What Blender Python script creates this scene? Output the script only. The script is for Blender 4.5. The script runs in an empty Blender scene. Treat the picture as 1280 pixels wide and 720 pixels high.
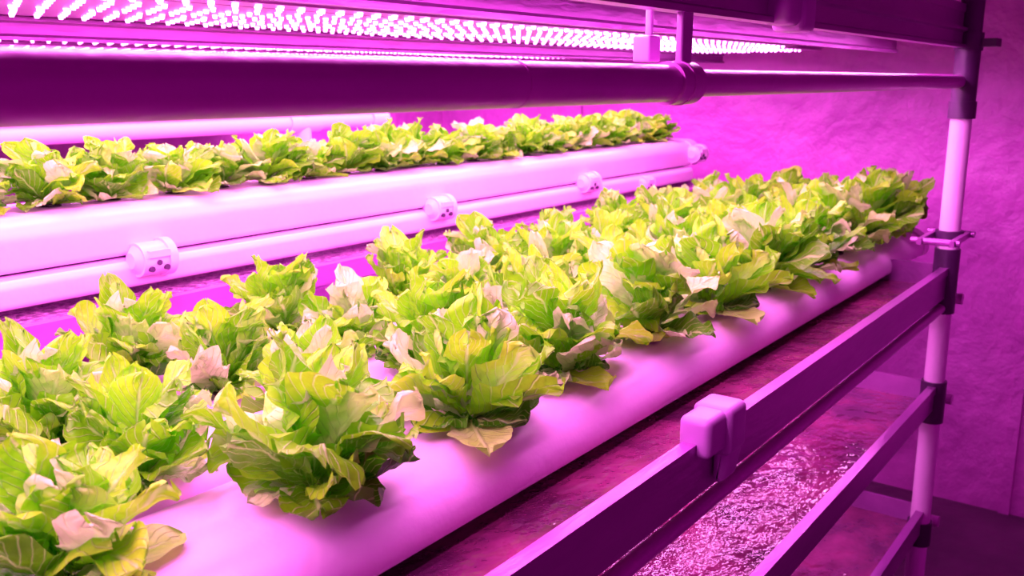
import bpy, bmesh, math, random
from mathutils import Vector, Matrix
from math import sin, cos, pi, radians
random.seed(7)
Z0 = 1.5   # floor is at z=0, coordinates below are relative to eye height
scene = bpy.context.scene
try:
    scene.view_settings.view_transform = 'Standard'
    scene.view_settings.look = 'None'
except Exception: pass

# ------------------------------------------------------------ materials
def nodes_of(name):
    m = bpy.data.materials.new(name); m.use_nodes = True
    nt = m.node_tree; b = nt.nodes['Principled BSDF']
    return m, nt, b
def mat(name, c1, c2=None, rough=0.5, metal=0.0, scale=8.0, bump=0.0, bscale=30.0, spec=0.5, stretch=(1,1,1), detail=4, bdist=0.02, bdetail=5):
    m, nt, b = nodes_of(name)
    L = nt.links.new
    tc = nt.nodes.new('ShaderNodeTexCoord')
    mp = nt.nodes.new('ShaderNodeMapping'); mp.inputs['Scale'].default_value = stretch
    L(tc.outputs['Object'], mp.inputs['Vector'])
    n = nt.nodes.new('ShaderNodeTexNoise'); n.inputs['Scale'].default_value = scale; n.inputs['Detail'].default_value = detail
    L(mp.outputs['Vector'], n.inputs['Vector'])
    r = nt.nodes.new('ShaderNodeValToRGB')
    r.color_ramp.elements[0].position = .35; r.color_ramp.elements[1].position = .65
    r.color_ramp.elements[0].color = (*c1, 1); r.color_ramp.elements[1].color = (*(c2 or c1), 1)
    L(n.outputs['Fac'], r.inputs['Fac']); L(r.outputs['Color'], b.inputs['Base Color'])
    b.inputs['Roughness'].default_value = rough; b.inputs['Metallic'].default_value = metal
    b.inputs['Specular IOR Level'].default_value = spec
    if bump > 0:
        n2 = nt.nodes.new('ShaderNodeTexNoise'); n2.inputs['Scale'].default_value = bscale; n2.inputs['Detail'].default_value = bdetail
        L(mp.outputs['Vector'], n2.inputs['Vector'])
        bp = nt.nodes.new('ShaderNodeBump'); bp.inputs['Strength'].default_value = bump; bp.inputs['Distance'].default_value = bdist
        L(n2.outputs['Fac'], bp.inputs['Height']); L(bp.outputs['Normal'], b.inputs['Normal'])
    return m
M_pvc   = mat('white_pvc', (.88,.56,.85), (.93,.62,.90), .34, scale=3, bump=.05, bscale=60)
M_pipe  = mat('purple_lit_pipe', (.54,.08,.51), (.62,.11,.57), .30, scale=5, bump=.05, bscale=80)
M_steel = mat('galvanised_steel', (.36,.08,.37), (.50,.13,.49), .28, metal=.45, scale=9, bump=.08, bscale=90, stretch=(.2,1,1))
M_dark  = mat('dark_coupling', (.05,.012,.06), (.08,.02,.09), .42)
M_fit   = mat('grey_fitting', (.46,.18,.48), (.52,.22,.54), .38, scale=20)
M_water = mat('wet_tray', (.07,.008,.045), (.27,.035,.13), .10, scale=9, bump=.5, bscale=34, spec=1.0, bdist=.012, stretch=(.8,1,1), bdetail=3)
M_wet2  = mat('wet_bed_glitter', (.12,.03,.10), (.75,.3,.65), .15, scale=70, bump=1.0, bscale=120, spec=.9)  # wet tray bed; pale specks paint LED glitter into the colour
M_lamp  = mat('lamp_housing', (.46,.12,.46), (.54,.16,.52), .4, metal=.3)
M_floor = mat('concrete_floor', (.10,.03,.09), (.17,.05,.15), .5, scale=4, bump=.3, bscale=20)
M_ceil  = mat('dark_ceiling', (.10,.03,.10), (.14,.04,.14), .7)
M_soil  = mat('net_cup_black', (.02,.015,.015), (.05,.03,.03), .7)
def emis(name, col, s):
    m, nt, b = nodes_of(name)
    b.inputs['Base Color'].default_value = (*col,1)
    b.inputs['Emission Color'].default_value = (*col,1); b.inputs['Emission Strength'].default_value = s
    try: m.cycles.emission_sampling = 'NONE'
    except Exception: pass
    return m
M_led = emis('led_diode', (1,.26,.92), 9)

def wall_mat():
    m, nt, b = nodes_of('crumpled_wall_film'); L = nt.links.new
    tc = nt.nodes.new('ShaderNodeTexCoord')
    n = nt.nodes.new('ShaderNodeTexNoise'); n.inputs['Scale'].default_value = 1.8; n.inputs['Detail'].default_value = 9; n.inputs['Roughness'].default_value=.7
    n.inputs['Distortion'].default_value = .4
    L(tc.outputs['Object'], n.inputs['Vector'])
    r = nt.nodes.new('ShaderNodeValToRGB')
    r.color_ramp.elements[0].position=.3; r.color_ramp.elements[1].position=.7
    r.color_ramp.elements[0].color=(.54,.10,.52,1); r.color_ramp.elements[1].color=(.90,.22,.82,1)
    L(n.outputs['Fac'], r.inputs['Fac']); L(r.outputs['Color'], b.inputs['Base Color'])
    b.inputs['Roughness'].default_value=.36
    n2 = nt.nodes.new('ShaderNodeTexNoise'); n2.inputs['Scale'].default_value=3; n2.inputs['Detail'].default_value=8; n2.inputs['Distortion'].default_value=.2; n2.inputs['Roughness'].default_value=.55
    L(tc.outputs['Object'], n2.inputs['Vector'])
    bp = nt.nodes.new('ShaderNodeBump'); bp.inputs['Strength'].default_value=.7; bp.inputs['Distance'].default_value=.08
    L(n2.outputs['Fac'], bp.inputs['Height']); L(bp.outputs['Normal'], b.inputs['Normal'])
    return m
M_wall = wall_mat()

def leaf_mat():
    m, nt, b = nodes_of('lettuce_leaf'); L = nt.links.new; N = nt.nodes.new
    at = N('ShaderNodeAttribute'); at.attribute_name = 'tint'
    sep = N('ShaderNodeSeparateColor'); L(at.outputs['Color'], sep.inputs['Color'])
    ramp = N('ShaderNodeValToRGB'); cr = ramp.color_ramp
    cr.elements[0].position=0; cr.elements[0].color=(.05,.32,.003,1)
    cr.elements[1].position=.45; cr.elements[1].color=(.27,.88,.008,1)
    e=cr.elements.new(.72); e.color=(.43,1.0,.025,1)
    e=cr.elements.new(1.0); e.color=(.58,.86,.30,1)
    tc = N('ShaderNodeTexCoord'); nz = N('ShaderNodeTexNoise'); nz.inputs['Scale'].default_value=28; nz.inputs['Detail'].default_value=4
    L(tc.outputs['Object'], nz.inputs['Vector'])
    ma = N('ShaderNodeMath'); ma.operation='MULTIPLY_ADD'; ma.inputs[1].default_value=.35; 
    L(nz.outputs['Fac'], ma.inputs[0]); 
    sb = N('ShaderNodeMath'); sb.operation='SUBTRACT'; sb.inputs[1].default_value=.17; L(sep.outputs['Red'], sb.inputs[0])
    L(sb.outputs[0], ma.inputs[2]); L(ma.outputs[0], ramp.inputs['Fac'])
    uv = N('ShaderNodeUVMap'); su = N('ShaderNodeSeparateXYZ'); L(uv.outputs['UV'], su.inputs[0])
    sx = N('ShaderNodeMath'); sx.operation='SUBTRACT'; sx.inputs[1].default_value=.5; L(su.outputs['X'], sx.inputs[0])
    ab = N('ShaderNodeMath'); ab.operation='ABSOLUTE'; L(sx.outputs[0], ab.inputs[0])
    mid = N('ShaderNodeMapRange'); mid.inputs['From Min'].default_value=.012; mid.inputs['From Max'].default_value=.05
    mid.inputs['To Min'].default_value=1; mid.inputs['To Max'].default_value=0; L(ab.outputs[0], mid.inputs['Value'])
    v1 = N('ShaderNodeMath'); v1.operation='MULTIPLY_ADD'; v1.inputs[1].default_value=-.75; L(ab.outputs[0], v1.inputs[0]); L(su.outputs['Y'], v1.inputs[2])
    nz2 = N('ShaderNodeMath'); nz2.operation='MULTIPLY_ADD'; nz2.inputs[1].default_value=.10; L(nz.outputs['Fac'], nz2.inputs[0]); L(v1.outputs[0], nz2.inputs[2])
    v2 = N('ShaderNodeMath'); v2.operation='MULTIPLY'; v2.inputs[1].default_value=52; L(nz2.outputs[0], v2.inputs[0])
    v3 = N('ShaderNodeMath'); v3.operation='SINE'; L(v2.outputs[0], v3.inputs[0])
    vr = N('ShaderNodeMapRange'); vr.inputs['From Min'].default_value=.80; vr.inputs['From Max'].default_value=1.0
    vr.inputs['To Max'].default_value=.6; L(v3.outputs[0], vr.inputs['Value'])
    mx = N('ShaderNodeMath'); mx.operation='MAXIMUM'; L(mid.outputs[0], mx.inputs[0]); L(vr.outputs[0], mx.inputs[1])
    mix = N('ShaderNodeMixRGB'); mix.inputs['Color2'].default_value=(.60,1.0,.26,1)
    mf = N('ShaderNodeMath'); mf.operation='MULTIPLY'; mf.inputs[1].default_value=.75; L(mx.outputs[0], mf.inputs[0])
    L(mf.outputs[0], mix.inputs['Fac']); L(ramp.outputs['Color'], mix.inputs['Color1'])
    L(mix.outputs['Color'], b.inputs['Base Color'])
    b.inputs['Roughness'].default_value=.42; b.inputs['Specular IOR Level'].default_value=.45
    bp = N('ShaderNodeBump'); bp.inputs['Strength'].default_value=.9; bp.inputs['Distance'].default_value=.0035
    hs = N('ShaderNodeMath'); hs.operation='MULTIPLY_ADD'; hs.inputs[1].default_value=-.6
    L(mx.outputs[0], hs.inputs[0])
    nz3 = N('ShaderNodeTexNoise'); nz3.inputs['Scale'].default_value=80; L(tc.outputs['Object'], nz3.inputs['Vector']); L(nz3.outputs['Fac'], hs.inputs[2])
    L(hs.outputs[0], bp.inputs['Height']); L(bp.outputs['Normal'], b.inputs['Normal'])
    tr = N('ShaderNodeBsdfTranslucent'); L(mix.outputs['Color'], tr.inputs['Color'])
    ms = N('ShaderNodeMixShader'); ms.inputs['Fac'].default_value=.34
    L(b.outputs[0], ms.inputs[1]); L(tr.outputs[0], ms.inputs[2])
    L(ms.outputs[0], nt.nodes['Material Output'].inputs['Surface'])
    return m
M_leaf = leaf_mat()

# ------------------------------------------------------------ mesh helpers
def finish(name, bm, mats, smooth=True, bevel=0, loc=(0,0,0), angle=40, parent=None):
    me = bpy.data.meshes.new(name)
    bmesh.ops.recalc_face_normals(bm, faces=bm.faces)
    bm.to_mesh(me); bm.free()
    for m in mats: me.materials.append(m)
    o = bpy.data.objects.new(name, me); scene.collection.objects.link(o)
    o.location = Vector(loc) + (Vector((0,0,Z0)) if parent is None else Vector())
    if parent: o.parent = parent
    if smooth:
        for p in me.polygons: p.use_smooth = True
        try:
            if not bevel: me.set_sharp_from_angle(angle=radians(angle))
        except Exception: pass
    if bevel:
        b = o.modifiers.new('bevel','BEVEL'); b.width=bevel; b.segments=5; b.limit_method='ANGLE'; b.use_clamp_overlap=False
    return o
def box(bm, x0,x1,y0,y1,z0,z1, mi=0, rot=None):
    vs=[bm.verts.new((x,y,z)) for x in (x0,x1) for y in (y0,y1) for z in (z0,z1)]
    if rot:
        c=Vector(((x0+x1)/2,(y0+y1)/2,(z0+z1)/2))
        for v in vs: v.co = rot @ (v.co-c) + c
    for f in ((0,1,3,2),(4,6,7,5),(0,4,5,1),(2,3,7,6),(0,2,6,4),(1,5,7,3)):
        bm.faces.new([vs[i] for i in f]).material_index=mi
def tube(bm, a, b, r, mi=0, seg=28, r2=None):
    a=Vector(a); b=Vector(b); d=(b-a); q=d.to_track_quat('Z','Y').to_matrix()
    r2 = r if r2 is None else r2
    A=[bm.verts.new(a+q@Vector((r*cos(2*pi*i/seg), r*sin(2*pi*i/seg),0))) for i in range(seg)]
    B=[bm.verts.new(b+q@Vector((r2*cos(2*pi*i/seg), r2*sin(2*pi*i/seg),0))) for i in range(seg)]
    for i in range(seg):
        bm.faces.new((A[i],A[(i+1)%seg],B[(i+1)%seg],B[i])).material_index=mi
    bm.faces.new(A[::-1]).material_index=mi; bm.faces.new(B).material_index=mi
def prism(bm, prof, x0, x1, mi=0, seg=1):
    rings=[]
    for k in range(seg+1):
        x=x0+(x1-x0)*k/seg
        rings.append([bm.verts.new((x,y,z)) for y,z in prof])
    n=len(prof)
    for a,b in zip(rings,rings[1:]):
        for i in range(n): bm.faces.new((a[i],a[(i+1)%n],b[(i+1)%n],b[i])).material_index=mi
    bm.faces.new(rings[0][::-1]).material_index=mi; bm.faces.new(rings[-1]).material_index=mi
def arc(cy,cz,ry,rz,a0,a1,n=8):
    return [(cy+ry*cos(radians(a0+(a1-a0)*i/n)), cz+rz*sin(radians(a0+(a1-a0)*i/n))) for i in range(n+1)]

XL=-.9   # left end of the racks
K=.89    # front frame plane: y = .53*K
YF=.53*K
XE=2.72*K
# ------------------------------------------------------------ room
def room():
    bm=bmesh.new(); box(bm,-3,3.62,-2.6,3.15,-1.56,-1.5); finish('floor',bm,[M_floor],False)
    bm=bmesh.new(); box(bm,-3,3.62,-2.6,3.15,1.3,1.36); finish('ceiling',bm,[M_ceil],False)
    bm=bmesh.new(); box(bm,3.5,3.6,-2.6,3.1,-1.5,1.3)
    finish('wall_right',bm,[M_wall],False)
    bm=bmesh.new()
    box(bm,3.488,3.4995,.395,.43,-1.5,1.3); box(bm,3.488,3.4995,-2.6,.395,-.70,-.68); box(bm,3.488,3.4995,2.2,2.22,-1.5,1.3)
    finish('trim_1',bm,[M_wall],False)
    bm=bmesh.new(); box(bm,-3,3.5,3.0,3.1,-1.5,1.3); finish('wall_back',bm,[M_wall],False)
room()

# ------------------------------------------------------------ growing channels
def channel_profile(y0,y1,zt,zb,ry,rz):
    p=[]
    p+=arc(y0+ry,zt-rz,ry,rz,180,90,10)
    p+=arc(y1-ry,zt-rz,ry,rz,90,0,10)
    p+=arc(y1-.012,zb+.012,.012,.012,0,-90,4)
    p+=arc(y0+.012,zb+.012,.012,.012,-90,-180,4)
    return p
ZT=-.41
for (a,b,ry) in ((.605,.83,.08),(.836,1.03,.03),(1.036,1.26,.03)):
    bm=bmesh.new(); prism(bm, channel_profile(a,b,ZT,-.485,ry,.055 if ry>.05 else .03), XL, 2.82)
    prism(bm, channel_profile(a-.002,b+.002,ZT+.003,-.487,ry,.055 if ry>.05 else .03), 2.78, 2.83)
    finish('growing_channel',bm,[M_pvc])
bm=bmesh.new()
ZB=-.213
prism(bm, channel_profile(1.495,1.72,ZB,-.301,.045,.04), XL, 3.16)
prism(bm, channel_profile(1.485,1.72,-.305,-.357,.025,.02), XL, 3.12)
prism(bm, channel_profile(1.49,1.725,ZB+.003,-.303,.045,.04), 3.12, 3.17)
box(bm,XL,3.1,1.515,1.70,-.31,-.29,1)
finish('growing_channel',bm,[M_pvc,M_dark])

# ------------------------------------------------------------ trays with rails
def tray(y0,y1,zr,depth,x1=2.78,mat2=M_water,name='water_tray',drop=.012):
    bm=bmesh.new(); zf=zr-depth
    box(bm,XL,x1,y0+.012,y1-.014,zf-.006,zf,1)
    zb=zf-drop
    prism(bm,[(y0,zr),(y0+.012,zr),(y0+.012,zb),(y0-.004,zb),(y0-.004,min(zr-.018,zb+.002) if depth<.02 else zr-.018),(y0-.007,zb+.004 if depth<.02 else zr-.018),(y0-.007,zr)],XL,x1,0)
    prism(bm,[(y1-.014,zr),(y1,zr),(y1,zb),(y1-.014,zb)],XL,x1,0)
    box(bm,x1,x1+.008,y0-.006,y1,zb,zr); box(bm,XL-.01,XL,y0-.006,y1,zb,zr)
    return finish(name,bm,[M_steel,mat2],False)
tray(YF,1.32,-.50*K,.054,x1=XE+.03,drop=.022)
tray(1.385,2.28,-.359,.014,x1=3.14,mat2=M_wet2,drop=.03)
tray(YF,1.32,-.84*K,.05,x1=XE+.03)
tray(YF,1.32,-1.22*K,.05,x1=XE+.03)
tray(YF+.02,1.30,.170,.045,x1=XE)
tray(1.42,2.30,.20,.045,x1=3.14)
tray(2.33,2.95,-.10,.04,x1=2.3,mat2=M_wet2)

def pipe(name,a,b,r,m,extras=()):
    bm=bmesh.new(); tube(bm,a,b,r,0)
    for (c,d,rr,mi) in extras: tube(bm,c,d,rr,mi)
    return finish(name,bm,[m,M_fit,M_dark])
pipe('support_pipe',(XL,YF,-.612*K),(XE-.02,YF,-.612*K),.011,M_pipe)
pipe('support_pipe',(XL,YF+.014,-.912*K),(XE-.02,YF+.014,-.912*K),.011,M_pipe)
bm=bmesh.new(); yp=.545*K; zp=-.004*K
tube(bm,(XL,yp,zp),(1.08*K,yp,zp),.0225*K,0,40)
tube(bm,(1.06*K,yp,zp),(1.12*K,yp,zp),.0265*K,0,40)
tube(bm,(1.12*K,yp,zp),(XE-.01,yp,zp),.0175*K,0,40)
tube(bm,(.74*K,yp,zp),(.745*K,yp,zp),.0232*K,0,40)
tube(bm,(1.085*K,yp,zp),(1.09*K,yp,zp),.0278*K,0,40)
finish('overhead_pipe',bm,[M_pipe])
bm=bmesh.new()
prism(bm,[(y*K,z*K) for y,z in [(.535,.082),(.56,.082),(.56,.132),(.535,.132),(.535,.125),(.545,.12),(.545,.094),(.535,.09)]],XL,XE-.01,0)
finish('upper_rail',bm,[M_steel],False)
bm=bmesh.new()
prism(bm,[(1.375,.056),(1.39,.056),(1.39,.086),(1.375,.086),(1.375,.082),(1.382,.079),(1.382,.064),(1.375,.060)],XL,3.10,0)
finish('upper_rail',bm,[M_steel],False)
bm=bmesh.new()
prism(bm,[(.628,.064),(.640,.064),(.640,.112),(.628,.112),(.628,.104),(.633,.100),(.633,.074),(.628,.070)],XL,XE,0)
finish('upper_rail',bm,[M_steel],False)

def clamp(x,y,z,s=1.0,hook=True):
    bm=bmesh.new()
    box(bm,x-.056*s,x+.03*s,y-.028*s,y+.022*s,z-.030*s,z+.030*s,0)
    box(bm,x-.004*s,x+.058*s,y-.036*s,y+.026*s,z-.040*s,z+.034*s,0)
    if hook:
        prism(bm,[(y-.034*s,z-.03*s),(y-.006*s,z-.03*s),(y-.006*s,z-.086*s),(y-.024*s,z-.086*s)],x+.002*s,x+.056*s,0)
    return finish('rail_clamp',bm,[M_fit,M_steel],True,bevel=.011*s)
clamp(1.20*K,YF,-.492*K,1.0*K)
clamp(1.42*K,.535*K,.105*K,.85*K,False)

bm=bmesh.new()
box(bm,1.085*K,1.115*K,.538*K,.548*K,.02*K,.085*K,0)
box(bm,1.07*K,1.10*K,.575*K,.60*K,.022*K,.055*K,1)
box(bm,1.082*K,1.09*K,.58*K,.59*K,.055*K,.115*K,1)
finish('hanger_bracket',bm,[M_fit,M_fit],True,bevel=.003)

def post(x,y,r=.027,name='rack_post',cp=True,top=.6):
    bm=bmesh.new()
    tube(bm,(x,y,-1.5),(x,y,top),r,0,32)
    if cp:
        for (a,b,rr) in ((-.10,-.055,.0345),(-.055,.075,.031),(.075,.12,.035),(.12,.6,.029),(-.425,-.40,.036),(-.63,-.45,.033),(-.95,-.83,.034),(-1.33,-1.26,.034)):
            tube(bm,(x,y,a*K),(x,y,b*K),rr*r/.027,1,32)
        box(bm,x-.01,x+.05,y-.06,y-.02,.085*K,.105*K,1)
    return finish(name,bm,[M_pvc,M_dark])
post(2.74*K,.535*K,.024)
post(2.86,1.36,cp=False,top=-.46); post(3.3,1.6,cp=False,top=-.42); post(3.2,2.31,cp=False,top=-.36); post(-1.0,.5,cp=False); post(-1.0,1.36,cp=False); post(-1,2.32,cp=False)
bm=bmesh.new()
zb=-.414
box(bm,2.58*K,2.80*K,.49*K,.502*K,(zb-.008)*K,(zb+.008)*K); box(bm,2.58*K,2.80*K,.57*K,.582*K,(zb-.008)*K,(zb+.008)*K)
tube(bm,(2.60*K,.48*K,zb*K),(2.60*K,.60*K,zb*K),.008); tube(bm,(2.79*K,.48*K,zb*K),(2.79*K,.60*K,zb*K),.008)
finish('post_bracket',bm,[M_steel])
for z in (-.606*K,-.905*K,-1.29*K):
    pipe('cross_bar',(2.83*K,.50*K,z),(2.83*K,1.36,z),.014,M_pipe)
for z in (-.606*K,-.905*K,-1.29*K):
    pipe('cross_bar',(-.96,.46,z),(-.96,1.36,z),.014,M_pipe)

bm=bmesh.new()
tube(bm,(XL,2.2,-.125),(2.22,2.2,-.125),.024,0)
tube(bm,(2.2,2.2,-.125),(2.27,2.2,-.125),.031,0)
tube(bm,(1.86,2.2,-.125),(1.98,2.2,-.125),.030,0)
tube(bm,(1.92,2.2,-.36),(1.92,2.2,-.01),.026,0)
tube(bm,(1.92,2.2,-.085),(1.92,2.2,-.045),.031,0)
tube(bm,(.9,2.2,-.125),(.98,2.2,-.125),.029,0)
tube(bm,(.3,2.2,-.36),(.3,2.2,-.125),.02,0)
finish('water_supply_pipe',bm,[M_pvc])

def chclip(x,z,s=1):
    bm=bmesh.new(); y=1.485
    tube(bm,(x-.03*s,y-.004,z),(x+.022*s,y-.004,z),.030*s,0,28)
    tube(bm,(x+.018*s,y-.004,z),(x+.034*s,y-.004,z),.034*s,0,28)
    tube(bm,(x-.040*s,y-.004,z),(x-.028*s,y-.004,z),.014*s,0,28,r2=.028*s)
    for k in range(3):
        tube(bm,(x-.018*s+k*.015*s,y-.037*s,z-.014*s+.010*s*(k%2)),(x-.018*s+k*.015*s,y-.026*s,z-.014*s+.010*s*(k%2)),.005*s,1,10)
    box(bm,x-.022*s,x+.018*s,y-.038*s,y-.02*s,z+.006*s,z+.018*s,0)
    finish('channel_clip',bm,[M_pvc,M_dark],True)
chclip(.93,-.308); chclip(1.71,-.303,.95); chclip(2.39,-.300,.95)
chclip(2.75,-.335,.8); chclip(3.13,-.26,1.0)

# ------------------------------------------------------------ LED bars
LC=(1.0,.25,.90)
def led_bar(y,z,x0,x1,P,wid=.05,rows=2,pitch=.032):
    bm=bmesh.new()
    prism(bm,[(y-wid/2,z),(y+wid/2,z),(y+wid/2,z+.008),(y+wid*.3,z+.020),(y-wid*.3,z+.020),(y-wid/2,z+.008)],x0,x1,0)
    n=int((x1-x0-.03)/pitch)
    for i in range(n):
        for q in range(rows):
            cx=x0+.02+i*pitch+(pitch/2 if q%2 else 0); r=.0044
            cy=y+wid*.88*((q+.5)/rows-.5)
            if abs(cy-y)<.008: cy=y+.01
            A=[bm.verts.new((cx+r*cos(k*pi/3),cy+r*sin(k*pi/3),z-.0005)) for k in range(6)]
            B=[bm.verts.new((cx+r*.7*cos(k*pi/3),cy+r*.7*sin(k*pi/3),z-.0055)) for k in range(6)]
            for k in range(6): bm.faces.new((A[k],A[(k+1)%6],B[(k+1)%6],B[k])).material_index=1
            bm.faces.new(B).material_index=1
    o=finish('led_light_bar',bm,[M_lamp,M_led],False)
    l=bpy.data.lights.new('led_strip','AREA'); l.shape='RECTANGLE'; l.size=x1-x0-.04; l.size_y=.008
    l.energy=P; l.color=LC
    lo=bpy.data.objects.new('led_strip',l); scene.collection.objects.link(lo); lo.parent=o
    lo.location=((x0+x1)/2,y,z-.003)
    return o
led_bar(.545,.088,XL,XE-.03,14,.03,2)  # extra bar added behind the rail to brighten channel front and tray floor
for y in (.70,.90): led_bar(y,.084,XL,XE,20)
led_bar(1.165,.088,XL,2.90,24,.38,9,.034)
led_bar(1.50,.085,XL,3.10,27,.09,3)
led_bar(1.72,.085,XL,3.10,24,.20,5,.034)
led_bar(2.02,.085,XL,3.10,26,.24,6,.036)
led_bar(2.55,.085,XL,3.10,40,.30,6,.04)
for y in (.60,.78,1.0): led_bar(y,-.555,XL,XE,5)
for y in (.6,.9): led_bar(y,-.845,XL,XE,5)

# ------------------------------------------------------------ lettuces
def leaf(bm, col, uvl, az, r0, Ln, W, e0, e1, cup, ruf, tint, z0, rnd, nt=18, ns=14):
    ph=[rnd.uniform(0,6.28) for _ in range(6)]
    ca,sa=cos(az),sin(az)
    r=r0; z=z0
    twist=rnd.uniform(-.7,.7); side=rnd.uniform(-.35,.35)
    grid=[]
    f1=rnd.uniform(10,16); f2=rnd.uniform(4,8)
    for i in range(nt+1):
        t=i/nt
        e=e0+(e1-e0)*t**1.7
        if i>0: r+=cos(e)*Ln/nt; z+=sin(e)*Ln/nt
        if t<.58:
            k=t/.58; k=k*k*(3-2*k); w=W*(.24+.76*k)
        else: w=W*max(0,1-((t-.58)/.422)**2.3)**.5
        nr,nz=-sin(e),cos(e)
        tw=twist*t
        row=[]
        for j in range(ns+1):
            s=-1+2*j/ns
            a=abs(s)
            off = cup*W*(s*s)*(.5+.5*sin(pi*min(t*1.1,1)))
            edge=max(a**2.2, t**5*.8)
            off+= ruf*edge*(sin(f1*t+ph[0]+(1.7 if s>0 else 0)+2.0*s*t)+.35*sin(2.1*f1*t+ph[1]+3*s))*min(1,t*2)
            off+= ruf*.6*(t**4)*sin(f2*s+ph[2])
            off+= .0022*sin(22*t+ph[3])*sin(11*s+ph[4])*(1-.3*a)
            wid=s*w*(1-.10*cup*a)*(1+.04*sin(f1*1.7*t+ph[5]))
            wy=wid*cos(tw); off+=wid*sin(tw)
            bend=side*t*t*Ln
            tipn = .025*Ln*(t**6)*cos(s*7+ph[1])
            R=r+nr*off+cos(e)*tipn; Zz=z+nz*off+sin(e)*tipn
            Y=wy+bend
            floorz=.004+.012*a*t
            if R>.085: floorz-= (R-.085)*.30
            v=bm.verts.new((R*ca-Y*sa, R*sa+Y*ca, max(Zz,floorz)))
            v[col]=(tint,t,a,1); row.append(v)
        grid.append(row)
    for i in range(nt):
        for j in range(ns):
            try: f=bm.faces.new((grid[i][j],grid[i][j+1],grid[i+1][j+1],grid[i+1][j]))
            except ValueError: continue
            f.smooth=True
            cs=((j,i),(j+1,i),(j+1,i+1),(j,i+1))
            for lp,(jj,ii) in zip(f.loops,cs): lp[uvl].uv=(jj/ns,ii/nt)
def head_mesh(seed):
    rnd=random.Random(seed)
    bm=bmesh.new(); col=bm.verts.layers.float_color.new('tint'); uvl=bm.loops.layers.uv.new('UVMap')
    az=rnd.uniform(0,6)
    def tnt(lo):
        return rnd.uniform(.82,1.1) if rnd.random()<.24 else rnd.uniform(lo,.78)
    for k in range(8):      # skirt of drooping outer leaves
        leaf(bm,col,uvl,az+k*pi/4+rnd.uniform(-.3,.3),.004,rnd.uniform(.060,.100),rnd.uniform(.028,.038),
             radians(rnd.uniform(0,25)),radians(rnd.uniform(-20,30)),rnd.uniform(.0,.4),rnd.uniform(.004,.008),tnt(-.1),.006,rnd)
    n=28
    for k in range(n):      # loose open rosette
        q=k/(n-1)
        az+=2.39996+rnd.uniform(-.6,.6)
        Ln=rnd.uniform(.082,.128)*(1-.12*q)
        W=rnd.uniform(.028,.042)*(1-.12*q)
        e0=radians(26+54*q+rnd.uniform(-12,12)); e1=e0+radians(rnd.uniform(-62,26))
        leaf(bm,col,uvl,az,rnd.uniform(.002,.016),Ln,W,e0,e1,rnd.uniform(-.3,.6),rnd.uniform(.004,.009),tnt(.05+.25*q),.006+.034*q,rnd)
    for f in bm.faces: f.material_index=0
    seg=24
    def ring(r,z): return [bm.verts.new((r*cos(2*pi*i/seg),r*sin(2*pi*i/seg),z)) for i in range(seg)]
    rs=[ring(.020,.0005),ring(.0205,.002),ring(.018,.003),ring(.017,.002),ring(.003,.002)]
    for a,b in zip(rs,rs[1:]):
        for i in range(seg):
            f=bm.faces.new((a[i],a[(i+1)%seg],b[(i+1)%seg],b[i])); f.material_index=1; f.smooth=True
    me=bpy.data.meshes.new('lettuce_head'); bm.to_mesh(me); bm.free()
    me.materials.append(M_leaf); me.materials.append(M_soil)
    return me
heads=[head_mesh(300+i) for i in range(9)]
U=random.uniform
def put(x,y,z,s,hz=1.0):
    o=bpy.data.objects.new('lettuce_head',random.choice(heads)); scene.collection.objects.link(o)
    o.location=(x,y,z+Z0); o.rotation_euler=(0,0,U(0,6.28)); o.scale=(s,s,s*hz)
    return o
for k in range(-2,10):
    if k==-1: put(.35,.72,ZT,.98,.95); continue
    put(.595+.236*k+U(-.01,.01),.69+U(-.008,.008),ZT,U(1.02,1.14)*(1+.012*max(k,0)),U(1.05,1.16))
for k in range(-2,10): put(.485+.240*k+U(-.012,.012),.845,ZT,U(.76,.84) if k<2 else U(.9,1.0),1.2)
for k in range(-2,10): put(.48+.255*k+U(-.015,.015),1.02,ZT,U(.80,.90) if k<4 else U(.9,1.0),1.15)
for k in range(-2,9): put(.70+.265*(k-1)+U(-.015,.015),1.17,ZT,U(.80,.92),1.15)
x=-.02
while x<3.12:
    put(x,1.60+U(-.015,.015),ZB,U(.82,.96),U(.80,.94)); x+=U(.105,.13)

# ------------------------------------------------------------ world, camera
w=bpy.data.worlds.new('World'); scene.world=w; w.use_nodes=True
bg=w.node_tree.nodes['Background']; bg.inputs[0].default_value=(.75,.01,.62,1); bg.inputs[1].default_value=.48
cam=bpy.data.cameras.new('Camera'); co=bpy.data.objects.new('Camera',cam); scene.collection.objects.link(co)
th=radians(36.4); ph=radians(12.56)
F=Vector((cos(ph)*cos(th),cos(ph)*sin(th),-sin(ph)))
co.location=(0,0,Z0); co.rotation_euler=F.to_track_quat('-Z','Y').to_euler()
cam.sensor_width=36; cam.lens=36*1167/1280; cam.clip_start=.02
cam.dof.use_dof=True; cam.dof.focus_distance=1.15; cam.dof.aperture_fstop=9
scene.camera=co
